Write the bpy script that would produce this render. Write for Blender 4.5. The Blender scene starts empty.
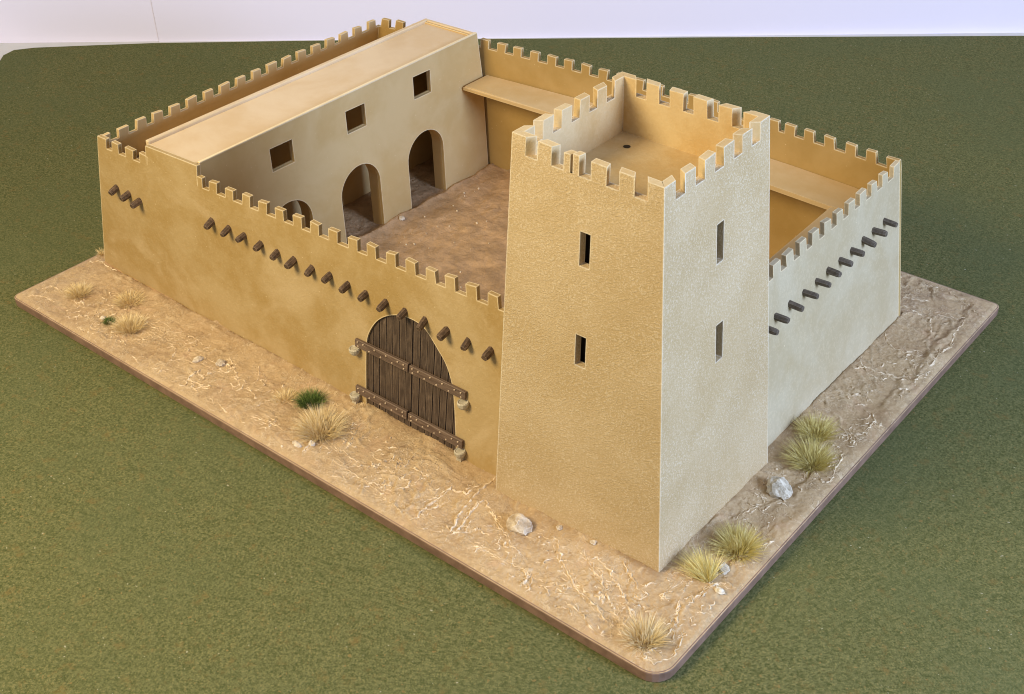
import bpy, bmesh, math, random
import numpy as np
from mathutils import Vector, Matrix
from mathutils.geometry import tessellate_polygon
random.seed(7)
R = math.radians
scene = bpy.context.scene
col = scene.collection

# ------------------------------------------------------------------ materials
def new_mat(name):
    m = bpy.data.materials.new(name); m.use_nodes = True
    nt = m.node_tree; nt.nodes.clear()
    out = nt.nodes.new('ShaderNodeOutputMaterial')
    b = nt.nodes.new('ShaderNodeBsdfPrincipled')
    nt.links.new(b.outputs[0], out.inputs[0])
    return m, nt, b

def N(nt, t, **kw):
    n = nt.nodes.new(t)
    for k, v in kw.items(): setattr(n, k, v)
    return n

def noise(nt, scale, detail=3, rough=.5, dist=0.0, vec=None):
    n = N(nt, 'ShaderNodeTexNoise')
    n.inputs['Scale'].default_value = scale; n.inputs['Detail'].default_value = detail
    n.inputs['Roughness'].default_value = rough; n.inputs['Distortion'].default_value = dist
    if vec is not None: nt.links.new(vec, n.inputs['Vector'])
    return n.outputs['Fac']

def ramp(nt, fac, lo, hi, v0=0.0, v1=1.0):
    n = N(nt, 'ShaderNodeMapRange'); n.interpolation_type = 'SMOOTHSTEP'
    nt.links.new(fac, n.inputs['Value'])
    n.inputs['From Min'].default_value = lo; n.inputs['From Max'].default_value = hi
    n.inputs['To Min'].default_value = v0; n.inputs['To Max'].default_value = v1
    return n.outputs['Result']

def mix(nt, fac, a, b, mode='MIX'):
    n = N(nt, 'ShaderNodeMix', data_type='RGBA', blend_type=mode)
    if isinstance(fac, (int, float)): n.inputs[0].default_value = fac
    else: nt.links.new(fac, n.inputs[0])
    for i, c in ((6, a), (7, b)):
        if isinstance(c, tuple): n.inputs[i].default_value = (*c, 1)
        else: nt.links.new(c, n.inputs[i])
    return n.outputs[2]

def mth(nt, op, a, b=0.0):
    n = N(nt, 'ShaderNodeMath', operation=op)
    for i, c in ((0, a), (1, b)):
        if isinstance(c, (int, float)): n.inputs[i].default_value = c
        else: nt.links.new(c, n.inputs[i])
    return n.outputs[0]

def coords(nt):
    return N(nt, 'ShaderNodeNewGeometry').outputs['Position']

def bump(nt, b, height, strength, dist):
    n = N(nt, 'ShaderNodeBump'); n.inputs['Strength'].default_value = strength
    n.inputs['Distance'].default_value = dist
    nt.links.new(height, n.inputs['Height']); nt.links.new(n.outputs[0], b.inputs['Normal'])

def edge_mask(nt, radius, lo, hi):
    bv = N(nt, 'ShaderNodeBevel'); bv.samples = 6; bv.inputs['Radius'].default_value = radius
    g = N(nt, 'ShaderNodeNewGeometry')
    d = N(nt, 'ShaderNodeVectorMath', operation='DOT_PRODUCT')
    nt.links.new(bv.outputs[0], d.inputs[0]); nt.links.new(g.outputs['True Normal'], d.inputs[1])
    return ramp(nt, d.outputs['Value'], min(lo, hi), max(lo, hi), 1.0, 0.0)

OCHRE = (.385, .256, .092); PALE = (.80, .66, .42); RUST = (.40, .235, .09)

def plaster(name, base=OCHRE, light=(.46, .335, .160), dark=(.345, .22, .075), speck=.0, grain=.3, edge=1.0, edge_r=.013, pale=PALE, gscale=42, rough=.75, dusty=0.0):
    m, nt, b = new_mat(name)
    p = coords(nt)
    c = mix(nt, ramp(nt, noise(nt, 1.6, 5, .6, .4, p), .38, .64), base, light)
    c = mix(nt, ramp(nt, noise(nt, 1.1, 4, .5, .3, p), .5, .75, 0, .35), c, dark)
    c = mix(nt, ramp(nt, noise(nt, 7, 5, .6, 0, p), .42, .75, 0, .5), c, light)
    if dusty: c = mix(nt, ramp(nt, noise(nt, 1.3, 6, .62, .6, p), .48, .66, 0, dusty), c, (.53, .40, .22))
    g = noise(nt, gscale, 3, .6, .7, p)
    if speck > 0:
        patch = ramp(nt, noise(nt, 3.1, 3, .5, 0, p), .3, .7, .55, 1.0)
        f = mth(nt, 'MULTIPLY', ramp(nt, g, .50, .62, 0, speck), patch)
        c = mix(nt, f, c, pale)
        c = mix(nt, ramp(nt, g, .46, .34, 0, speck * .55), c, dark)
    sp = ramp(nt, noise(nt, 55, 1, .5, 0, p), .76, .82, 0, .6)      # stray dry-brushed grains
    c = mix(nt, sp, c, pale)
    if edge > 0:
        e = edge_mask(nt, edge_r, .992, .93)
        e = mth(nt, 'MULTIPLY', e, ramp(nt, noise(nt, 22, 3, .6, 0, p), .25, .5, .45 * edge, edge))
        c = mix(nt, e, c, pale)
    nt.links.new(c, b.inputs['Base Color'])
    b.inputs['Roughness'].default_value = rough
    b.inputs['Specular IOR Level'].default_value = .35
    fine = noise(nt, 30, 3, .5, 0, p)
    h = mth(nt, 'ADD', mth(nt, 'MULTIPLY', g, 1.0 if speck > 0 else .35), mth(nt, 'MULTIPLY', fine, .4))
    bump(nt, b, h, grain, .008)
    return m

M = {}
M['wall'] = plaster('gate_wall_paint', speck=.07, grain=.35, dusty=.65)
M['wall_in'] = plaster('courtyard_plaster_paint', base=(.56, .385, .160), light=(.62, .455, .22), dark=(.50, .325, .115), speck=0, grain=.2, edge=1.0)
M['side'] = plaster('side_wall_paint', base=(.46, .37, .22), light=(.52, .44, .29), dark=(.42, .32, .16), speck=.15, grain=.25)
M['back'] = plaster('back_wall_paint', base=(.40, .26, .085), light=(.46, .31, .12), dark=(.33, .20, .055), speck=0, grain=.2, edge=1.0)
M['walk'] = plaster('walkway_paint', base=(.58, .40, .18), light=(.64, .47, .25), dark=(.47, .29, .10), speck=0, grain=.2, edge=.35)
M['roof'] = plaster('roof_paint', base=(.66, .49, .29), light=(.72, .57, .38), dark=(.58, .41, .22), speck=0, grain=.2, edge=.9)
M['tower'] = plaster('rough_tower_paint', base=(.54, .395, .205), light=(.60, .455, .26), dark=(.42, .29, .13), speck=.42, grain=.9, edge=.95, edge_r=.013, pale=(.84, .75, .58), gscale=98)
M['tower_in'] = plaster('tower_floor_paint', base=(.55, .38, .165), light=(.64, .50, .28), dark=(.47, .28, .08), speck=.12, grain=.3, edge=.9, edge_r=.012)

def simple(name, a, b_, scale, rough=.7, bs=.3, bd=.01, edge=None, er=.006):
    m, nt, b = new_mat(name)
    p = coords(nt)
    n = noise(nt, scale, 5, .65, .3, p)
    c = mix(nt, ramp(nt, n, .35, .68), a, b_)
    if edge: c = mix(nt, mth(nt, 'MULTIPLY', edge_mask(nt, er, .99, .92), .65), c, edge)
    nt.links.new(c, b.inputs['Base Color']); b.inputs['Roughness'].default_value = rough
    b.inputs['Specular IOR Level'].default_value = .35
    bump(nt, b, n, bs, bd)
    return m

def wood(name, a, b_, hi, axis_scale=(60, 60, 5)):
    m, nt, b = new_mat(name)
    p = coords(nt)
    mp = N(nt, 'ShaderNodeMapping'); mp.inputs['Scale'].default_value = axis_scale
    nt.links.new(p, mp.inputs[0])
    n = noise(nt, 1, 4, .6, .5, mp.outputs[0])
    c = mix(nt, ramp(nt, n, .35, .65), a, b_)
    c = mix(nt, ramp(nt, n, .62, .78, 0, .6), c, hi)
    c = mix(nt, mth(nt, 'MULTIPLY', edge_mask(nt, .006, .985, .9), .75), c, hi)
    nt.links.new(c, b.inputs['Base Color']); b.inputs['Roughness'].default_value = .6
    b.inputs['Specular IOR Level'].default_value = .4
    bump(nt, b, n, .5, .008)
    return m
M['door'] = wood('brown_plank_paint', (.055, .036, .025), (.105, .072, .050), (.33, .24, .17))
M['strap'] = wood('brown_strap_paint', (.10, .064, .045), (.165, .112, .080), (.40, .29, .20), (6, 60, 60))
M['beam'] = simple('brown_beam_paint', (.065, .042, .028), (.15, .098, .065), 40, .6, .5, .006, (.34, .24, .16), .006)
M['beam_grey'] = simple('dark_grey_brown_beam_paint', (.085, .066, .048), (.15, .12, .09), 40, .6, .5, .006, (.27, .23, .18), .006)
M['rivet'] = simple('pale_rivet_paint', (.50, .38, .26), (.70, .56, .40), 50)
M['socket'] = simple('stone_socket_paint', (.40, .36, .26), (.58, .52, .40), 30, .7, .3, .006, (.85, .78, .62), .008)
M['stone'] = simple('pale_stone_paint', (.40, .30, .19), (.74, .63, .46), 16, .8, .8, .03, (.92, .88, .80), .01)
M['stone_grey'] = simple('grey_white_stone_paint', (.34, .28, .19), (.78, .70, .55), 14, .8, .8, .03, (.93, .87, .74), .01)
M['board'] = simple('brown_board_edge_paint', (.19, .115, .080), (.28, .175, .125), 9, .6, .2, .01)
M['ridge'] = simple('dry_brushed_ridge_paint', (.50, .345, .18), (.90, .76, .54), 30, .75, .4, .006)
M['hole_shade'] = simple('dark_hole_shade', (.03, .022, .015), (.05, .035, .02), 10)  # near-black colour standing in for shade behind slits and in the peg hole
M['trim'] = plaster('cream_edge_paint', base=(.78, .64, .40), light=(.85, .72, .48), dark=(.62, .46, .24), grain=.2, edge=0)
M['liner'] = plaster('arch_reveal_paint', base=(.60, .40, .15), light=(.64, .44, .19), dark=(.50, .31, .09), grain=.15, edge=0)

# felt
m, nt, b = new_mat('green_felt')
p = coords(nt)
n1 = noise(nt, 42, 3, .7, .2, p); n2 = noise(nt, 85, 2, .6, .1, p); n3 = noise(nt, .7, 3, .5, 0, p); n4 = noise(nt, 9, 5, .75, .2, p)
c = mix(nt, ramp(nt, n1, .38, .62), (.098, .106, .038), (.152, .152, .062))
c = mix(nt, ramp(nt, n2, .54, .68, 0, .6), c, (.25, .225, .09))
c = mix(nt, ramp(nt, n2, .46, .34, 0, .6), c, (.046, .058, .018))
c = mix(nt, ramp(nt, noise(nt, 33, 1, .5, 0, p), .68, .76, 0, .55), c, (.30, .19, .07))
c = mix(nt, ramp(nt, n4, .54, .72, 0, .6), c, (.20, .135, .045))
c = mix(nt, ramp(nt, n3, .42, .62, 0, .3), c, (.105, .125, .055))
c = mix(nt, ramp(nt, noise(nt, 48, 0, .5, 0, p), .85, .87, 0, .6), c, (.5, .47, .33))
nt.links.new(c, b.inputs['Base Color']); b.inputs['Roughness'].default_value = 1
b.inputs['Specular IOR Level'].default_value = .05
bump(nt, b, mth(nt, 'ADD', n1, mth(nt, 'MULTIPLY', n2, .8)), .5, .008)
M['felt'] = m

# terrain (height detail is in the mesh; the dry-brushed ridges are a painted attribute)
m, nt, b = new_mat('earth_paint')
p = coords(nt)
def attr(nm):
    a = N(nt, 'ShaderNodeAttribute'); a.attribute_name = nm; return a.outputs['Fac']
c = mix(nt, ramp(nt, noise(nt, 2.2, 5, .6, .5, p), .35, .66), (.45, .305, .158), (.54, .385, .210))
c = mix(nt, ramp(nt, noise(nt, 5.0, 4, .6, .5, p), .52, .72, 0, .6), c, (.55, .36, .21))
c = mix(nt, ramp(nt, noise(nt, 45, 3, .7, 0, p), .52, .66, 0, .45), c, (.66, .50, .30))
c = mix(nt, ramp(nt, noise(nt, 45, 3, .7, 0, p), .46, .36, 0, .25), c, (.36, .23, .11))
c = mix(nt, attr('court'), c, mix(nt, ramp(nt, noise(nt, 6, 5, .65, .4, p), .35, .7), (.40, .255, .135), (.58, .375, .205)))
def ridged(sc, w, seed):
    mp = N(nt, 'ShaderNodeMapping'); mp.inputs['Location'].default_value = (seed, seed * 1.7, 0); nt.links.new(p, mp.inputs[0])
    q = noise(nt, sc, 3, .55, .9, mp.outputs[0])
    return ramp(nt, mth(nt, 'ABSOLUTE', mth(nt, 'SUBTRACT', q, .5)), w, w * .25)
out = mth(nt, 'SUBTRACT', 1.0, attr('court'))
r1 = mth(nt, 'MULTIPLY', ridged(6, .010, 3), ramp(nt, noise(nt, 2.3, 2, .5, 0, p), .44, .56))
r2 = mth(nt, 'MULTIPLY', ridged(12, .02, 8), ramp(nt, noise(nt, 3.1, 2, .5, 0, p), .47, .58))
r3 = mth(nt, 'MULTIPLY', ramp(nt, noise(nt, 60, 2, .6, .5, p), .54, .60), ramp(nt, noise(nt, 3.7, 2, .5, 0, p), .48, .62, 0, .5))
rr_ = mth(nt, 'MULTIPLY', mth(nt, 'MAXIMUM', mth(nt, 'MAXIMUM', r1, r2), r3), mth(nt, 'MAXIMUM', out, .12))
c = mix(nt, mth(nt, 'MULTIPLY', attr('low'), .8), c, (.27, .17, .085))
c = mix(nt, mth(nt, 'MULTIPLY', rr_, .38), c, (.84, .68, .45))
c = mix(nt, mth(nt, 'MULTIPLY', attr('ridge'), .35), c, (.82, .66, .42))
nt.links.new(c, b.inputs['Base Color']); b.inputs['Roughness'].default_value = .7
b.inputs['Specular IOR Level'].default_value = .4
bump(nt, b, mth(nt, 'ADD', mth(nt, 'ADD', noise(nt, 60, 4, .7, 0, p), noise(nt, 20, 4, .7, .6, p)), mth(nt, 'MULTIPLY', rr_, .9)), .55, .014)
M['earth'] = m

def blade_mat(name, a, b_, c_):
    m, nt, b = new_mat(name)
    at = N(nt, 'ShaderNodeAttribute'); at.attribute_name = 'shade'
    c = mix(nt, ramp(nt, at.outputs['Fac'], 0, .6), a, b_)
    c = mix(nt, ramp(nt, at.outputs['Fac'], .6, 1.0), c, c_)
    nt.links.new(c, b.inputs['Base Color']); b.inputs['Roughness'].default_value = .6
    b.inputs['Specular IOR Level'].default_value = .25
    return m
M['straw'] = blade_mat('straw_fibre', (.68, .50, .22), (.80, .65, .36), (.90, .79, .52))
M['yellow'] = blade_mat('yellow_green_fibre', (.58, .46, .13), (.72, .60, .22), (.84, .74, .36))
M['green'] = blade_mat('green_fibre', (.05, .085, .018), (.12, .19, .04), (.26, .33, .09))
m, nt, b = new_mat('white_backdrop')
p = coords(nt)
nt.links.new(mix(nt, noise(nt, .6, 2, .5, 0, p), (.86, .82, .98), (.90, .86, .99)), b.inputs['Base Color'])
b.inputs['Roughness'].default_value = .6
M['white'] = m
M['table'] = simple('white_tabletop', (.62, .62, .58), (.68, .67, .63), 2, .5, .05)

# ------------------------------------------------------------------ object helpers
def tag(o, label=None, cat=None, group=None, kind=None):
    for k, v in (('label', label), ('category', cat), ('group', group), ('kind', kind)):
        if v: o[k] = v
    return o

def empty(name, loc, label, cat, group=None):
    o = bpy.data.objects.new(name, None); col.objects.link(o)
    o.location = loc; o.empty_display_size = .1
    return tag(o, label, cat, group)

def origin(o):
    v = Vector((0, 0, 0))
    while o is not None: v += Vector(o.location); o = o.parent
    return v

def obj(name, bm, mats, parent=None, loc=None, smooth=False):
    me = bpy.data.meshes.new(name)
    bmesh.ops.recalc_face_normals(bm, faces=bm.faces)
    if smooth:
        for f in bm.faces: f.smooth = True
    off = origin(parent)
    if loc is not None: off = Vector(loc)
    bmesh.ops.translate(bm, verts=bm.verts, vec=-off)
    bm.to_mesh(me); bm.free()
    if not isinstance(mats, (list, tuple)): mats = [mats]
    for x in mats: me.materials.append(x)
    o = bpy.data.objects.new(name, me); col.objects.link(o)
    o.parent = parent
    if parent is not None: o.location = off - origin(parent)
    else: o.location = off
    return o

def lerp(a, b, t): return Vector(a).lerp(Vector(b), t)

def plate(bm, outline, holes, F, thick, skip=lambda a, b: False, mi=0, cell=.16, inner=0):
    """a wall sheet: outline and holes are lists of (s, z); F(s, z, d) gives the point at inward depth d."""
    loops = [outline] + holes
    pts = [q for lp in loops for q in lp]
    tris = tessellate_polygon([[Vector((q[0], q[1], 0)) for q in lp] for lp in loops])
    tb = bmesh.new()
    fr = [tb.verts.new((q[0], q[1], 0)) for q in pts]
    bk = [tb.verts.new((q[0], q[1], thick)) for q in pts]
    for t in tris:
        if len(set(t)) == 3:
            a, b_, c_ = (pts[i] for i in t)
            if abs((b_[0]-a[0])*(c_[1]-a[1]) - (c_[0]-a[0])*(b_[1]-a[1])) < 1e-9: continue
            tb.faces.new([fr[i] for i in t]); tb.faces.new([bk[i] for i in reversed(t)])
    k = 0
    for lp in loops:
        n = len(lp)
        for i in range(n):
            j = (i + 1) % n
            if not skip(lp[i], lp[j]): tb.faces.new([fr[k + i], fr[k + j], bk[k + j], bk[k + i]])
        k += n
    for ax in (0, 1):
        lo, hi = min(q[ax] for q in pts), max(q[ax] for q in pts); c_ = lo + cell
        while c_ < hi - .01:
            co_ = Vector((0, 0, 0)); co_[ax] = c_ + .00037; no_ = Vector((0, 0, 0)); no_[ax] = 1
            bmesh.ops.bisect_plane(tb, geom=tb.verts[:] + tb.edges[:] + tb.faces[:], plane_co=co_, plane_no=no_, dist=1e-6)
            c_ += cell
    vm = {v: bm.verts.new(F(v.co.x, v.co.y, v.co.z)) for v in tb.verts}
    for f in tb.faces:
        mm = inner if all(v.co.z > thick - 1e-6 for v in f.verts) else mi
        try: bm.faces.new([vm[v] for v in f.verts]).material_index = mm
        except ValueError: pass
    tb.free()

def block(bm, F, s0, s1, z0, z1, d0, d1, bottom=False, wob=0.0, inner=0):
    r = lambda: random.uniform(-wob, wob)
    v = {}
    for a, s in ((0, s0), (1, s1)):
        for c_, z in ((0, z0), (1, z1)):
            ds, dz = (r(), r()) if c_ else (r() * .4, 0)
            for e, d in ((0, d0), (1, d1)):
                v[a, c_, e] = bm.verts.new(F(s + ds, z + dz, d))
    q = [((0,0,0),(1,0,0),(1,1,0),(0,1,0)), ((0,0,1),(0,1,1),(1,1,1),(1,0,1)), ((0,1,0),(1,1,0),(1,1,1),(0,1,1)),
         ((0,0,0),(0,1,0),(0,1,1),(0,0,1)), ((1,0,0),(1,0,1),(1,1,1),(1,1,0))]
    if bottom: q.append(((0,0,0),(0,0,1),(1,0,1),(1,0,0)))
    for k, f in enumerate(q): bm.faces.new([v[i] for i in f]).material_index = inner if k in (1, 2, 3, 4) else 0

def box(bm, x0, x1, y0, y1, z0, z1, bev=0.0):
    g = bmesh.ops.create_cube(bm, size=1)
    for v in g['verts']:
        v.co = Vector((x0 + (v.co.x + .5) * (x1 - x0), y0 + (v.co.y + .5) * (y1 - y0), z0 + (v.co.z + .5) * (z1 - z0)))
    if bev: bmesh.ops.bevel(bm, geom=list({e for v in g['verts'] for e in v.link_edges}), offset=bev, segments=2, affect='EDGES')

# ------------------------------------------------------------------ base board with terrain
BX0, BX1, BY0, BY1 = -6.0, 0.0, 0.0, 4.43
_G = {}
def perlin(x, y, seed):
    if seed not in _G: _G[seed] = np.random.RandomState(seed).rand(256, 256) * 2 * np.pi
    G = _G[seed]
    xi = np.floor(x).astype(int); yi = np.floor(y).astype(int); fx = x - xi; fy = y - yi
    u = fx * fx * fx * (fx * (fx * 6 - 15) + 10); w = fy * fy * fy * (fy * (fy * 6 - 15) + 10)
    def g(a, b_):
        t = G[(xi + a) % 256, (yi + b_) % 256]; return np.cos(t) * (fx - a) + np.sin(t) * (fy - b_)
    return ((g(0,0) * (1-u) + g(1,0) * u) * (1-w) + (g(0,1) * (1-u) + g(1,1) * u) * w) * 1.5
def fbm(x, y, s, seed, o=4, r=.5):
    t = 0; a = 1; 
    for k in range(o): t = t + a * perlin(x * s * 2 ** k + 17.3 * k, y * s * 2 ** k + 5.1 * k, seed + k); a *= r
    return t
def sst(x, a, b_):
    t = np.clip((x - a) / (b_ - a), 0, 1); return t * t * (3 - 2 * t)

def terrain_fields(X, Y):
    dF = Y - BY0; dR = BX1 - X; dL = X - BX0; dB = BY1 - Y
    dE = np.minimum(np.minimum(dF, dR), np.minimum(dL, dB))
    # distance outside the fort footprint
    ox = np.maximum(np.maximum(-5.80 - X, X + .49), 0); oy = np.maximum(np.maximum(.68 - Y, Y - 3.86), 0)
    dW = np.hypot(ox, oy)
    tx = np.maximum(np.maximum(-1.6 - X, X + .42), 0); ty = np.maximum(np.maximum(.58 - Y, Y - 1.8), 0)
    dW = np.minimum(dW, np.hypot(tx, ty))
    court = ((X > -5.78) & (X < -.5) & (Y > .70) & (Y < 3.84)).astype(float)
    right = sst(dF - dR, -.1, .15) * (dR < 1.2)       # 1 on the right-hand strip, where the texture runs the other way
    wx = fbm(X, Y, 1.5, 11, 3) * .35; wy = fbm(X, Y, 1.5, 21, 3) * .35
    Xw, Yw = X + wx * .5, Y + wy * .5
    # curled ridges of paste: zero lines of warped noise
    def curl(s, seed, w, sx=1, sy=1):
        n = fbm((X + wx * .25) * sx, (Y + wy * .25) * sy, s, seed, 3, .45)
        return np.exp(-(n / w) ** 2)
    c1 = curl(2.4, 31, .020); c2 = curl(5.0, 41, .034); c3 = curl(9.0, 51, .05)
    keep1 = sst(fbm(X, Y, 2.0, 61, 2), -.05, .25); keep2 = sst(fbm(X, Y, 2.6, 71, 2), -.02, .25); keep3 = sst(fbm(X, Y, 2.2, 81, 2), .0, .3)
    stroke_f = curl(2.6, 91, .05, .42, 3.2) * sst(fbm(X, Y, 1.7, 101, 2), -.15, .2)
    stroke_r = curl(2.6, 111, .05, 2.8, .7) * sst(fbm(X, Y, 1.7, 121, 2), -.15, .2)
    diag = fbm(X * .8 + Y * .6, (Y * .8 - X * .6) * .45, 6, 131, 2)
    stroke = stroke_f * (1 - right) + stroke_r * right + np.exp(-(diag / .07) ** 2) * right * .8 * keep2
    plate_n = np.exp(-(fbm(X, Y, 14, 141, 3, .6) / .16) ** 2) * sst(fbm(X, Y, 2.4, 151, 2), .0, .25)
    gran = fbm(X, Y, 22, 161, 3, .6)
    rim = sst(dE, .02, .09)
    # torn paste edge a little inside the board edge
    edge_n = dE - (.15 + .07 * fbm(X, Y, 3, 171, 3))
    step = sst(edge_n, -.015, .015)
    lip = np.exp(-((edge_n + .006) / .014) ** 2)
    stepw = np.where(right > .5, .62, .3) * sst(fbm(X, Y, 2.2, 251, 3), -.35, .05)
    h = .014 * c1 * keep1 + .010 * c2 * keep2 + .005 * c3 * keep3 + .009 * stroke + .004 * plate_n
    h = h + .012 * fbm(X, Y, 3, 181, 4, .5) + .0022 * gran
    h = h * rim * (1 - court)
    h = h + stepw * (.012 * (1 - step) + .008 * lip) * rim * (1 - court)
    h = h + .03 * np.exp(-dW / .10) * (1 - court) * rim
    hc = .016 * fbm(X, Y, 3.5, 191, 5, .55) + .010 * np.exp(-(fbm(X, Y, 4, 201, 3) / .03) ** 2) * sst(fbm(X, Y, 2, 211, 2), .1, .3)
    inner = np.minimum(np.minimum(X + 5.7, -.55 - X), np.minimum(Y - .75, 3.82 - Y))
    rightg = .0 
    h = h + court * (hc + .02 + .04 * np.exp(-np.abs(X + 4.38) / .06))
    h = h - .014 * (1 - sst(dE, 0, .035))
    ridge = np.clip(c1 * keep1 * .95 + c2 * keep2 * .75 + c3 * keep3 * .5 + stroke * .6 + plate_n * .15, 0, 1) * (1 - court)
    brk = sst(fbm(X, Y, 12, 221, 3, .6), -.35, .30)
    ridge = ridge * (.12 + .88 * brk)
    ridge = ridge + .8 * lip * stepw * (1 - court) * brk
    ridge = ridge + sst(gran, .62, .95) * .7 * (1 - court)
    ridge = (ridge * rim + .25 * np.exp(-((dE - .03) / .012) ** 2) * brk) * (1 - court * .9)
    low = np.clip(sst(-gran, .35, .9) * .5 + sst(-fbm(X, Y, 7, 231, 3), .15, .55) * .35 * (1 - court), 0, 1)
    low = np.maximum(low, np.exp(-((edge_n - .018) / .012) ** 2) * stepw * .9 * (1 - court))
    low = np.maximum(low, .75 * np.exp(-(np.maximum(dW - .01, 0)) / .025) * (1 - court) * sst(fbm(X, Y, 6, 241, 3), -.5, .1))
    return h, np.clip(ridge, 0, 1), low * (1 - ridge), court

def hgt(x, y):
    return float(terrain_fields(np.array([[x]]), np.array([[y]]))[0][0, 0])

board = empty('base_board', (-3, 2.2, -.09), 'flat brown rectangular base board with sandy dry-brushed earth, under the whole desert fort', 'base board')
CR = (.13, .05, .08, .06)     # corner radii: near, right, far, left
def rrect(ins=0, n=6):
    x0, x1, y0, y1 = BX0 + ins, BX1 - ins, BY0 + ins, BY1 - ins; out = []
    for X_, Y_, sx, sy, a, r in ((x1, y0, 1, -1, -90, CR[0]), (x1, y1, 1, 1, 0, CR[1]), (x0, y1, -1, 1, 90, CR[2]), (x0, y0, -1, -1, 180, CR[3])):
        r = r - ins; cx, cy = X_ - sx * r, Y_ - sy * r
        for k in range(n + 1):
            t = R(a + 90 * k / n); out.append((cx + r * math.cos(t), cy + r * math.sin(t)))
    return out
bm = bmesh.new()
rings = [[bm.verts.new((x, y, z)) for x, y in rrect(i)] for i, z in ((.006, -.090), (0, -.080), (-.002, -.02), (.006, -.011), (.03, -.012))]
for a, b_ in zip(rings, rings[1:]):
    for i in range(len(a)):
        j = (i + 1) % len(a); bm.faces.new([a[i], a[j], b_[j], b_[i]])
bm.faces.new(rings[0][::-1]); bm.faces.new(rings[-1])
obj('board_slab', bm, M['board'], board)

nx, ny = 620, 460
xs = np.linspace(BX0, BX1, nx); ys = np.linspace(BY0, BY1, ny)
X, Y = np.meshgrid(xs, ys, indexing='ij')
H, RG, LW, CT = terrain_fields(X, Y)
# squash the corners onto the rounded outline
for X_, Y_, sx, sy, r in ((BX1, BY0, 1, -1, CR[0]), (BX1, BY1, 1, 1, CR[1]), (BX0, BY1, -1, 1, CR[2]), (BX0, BY0, -1, -1, CR[3])):
    cx, cy = X_ - sx * r, Y_ - sy * r
    dx = (X - cx) * sx; dy = (Y - cy) * sy
    inn = (dx > 0) & (dy > 0); mx = np.maximum(dx, dy); d = np.hypot(dx, dy)
    s = np.where(inn & (d > 0), mx / np.maximum(d, 1e-9), 1)
    X = np.where(inn, cx + sx * dx * s, X); Y = np.where(inn, cy + sy * dy * s, Y)
co = np.stack([X, Y, H], -1).reshape(-1, 3)
idx = np.arange(nx * ny).reshape(nx, ny)
fc = np.stack([idx[:-1, :-1], idx[1:, :-1], idx[1:, 1:], idx[:-1, 1:]], -1).reshape(-1, 4)
me = bpy.data.meshes.new('earth'); off = np.array(board.location)
me.vertices.add(len(co)); me.vertices.foreach_set('co', (co - off).ravel())
me.loops.add(fc.size); me.loops.foreach_set('vertex_index', fc.ravel())
me.polygons.add(len(fc)); me.polygons.foreach_set('loop_start', np.arange(0, fc.size, 4)); me.polygons.foreach_set('loop_total', np.full(len(fc), 4))
me.update(); me.validate()
me.polygons.foreach_set('use_smooth', np.ones(len(me.polygons), bool))
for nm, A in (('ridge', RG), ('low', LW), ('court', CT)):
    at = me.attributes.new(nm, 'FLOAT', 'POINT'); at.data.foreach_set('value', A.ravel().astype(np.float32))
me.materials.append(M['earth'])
earth = bpy.data.objects.new('earth', me); col.objects.link(earth); earth.parent = board

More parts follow.
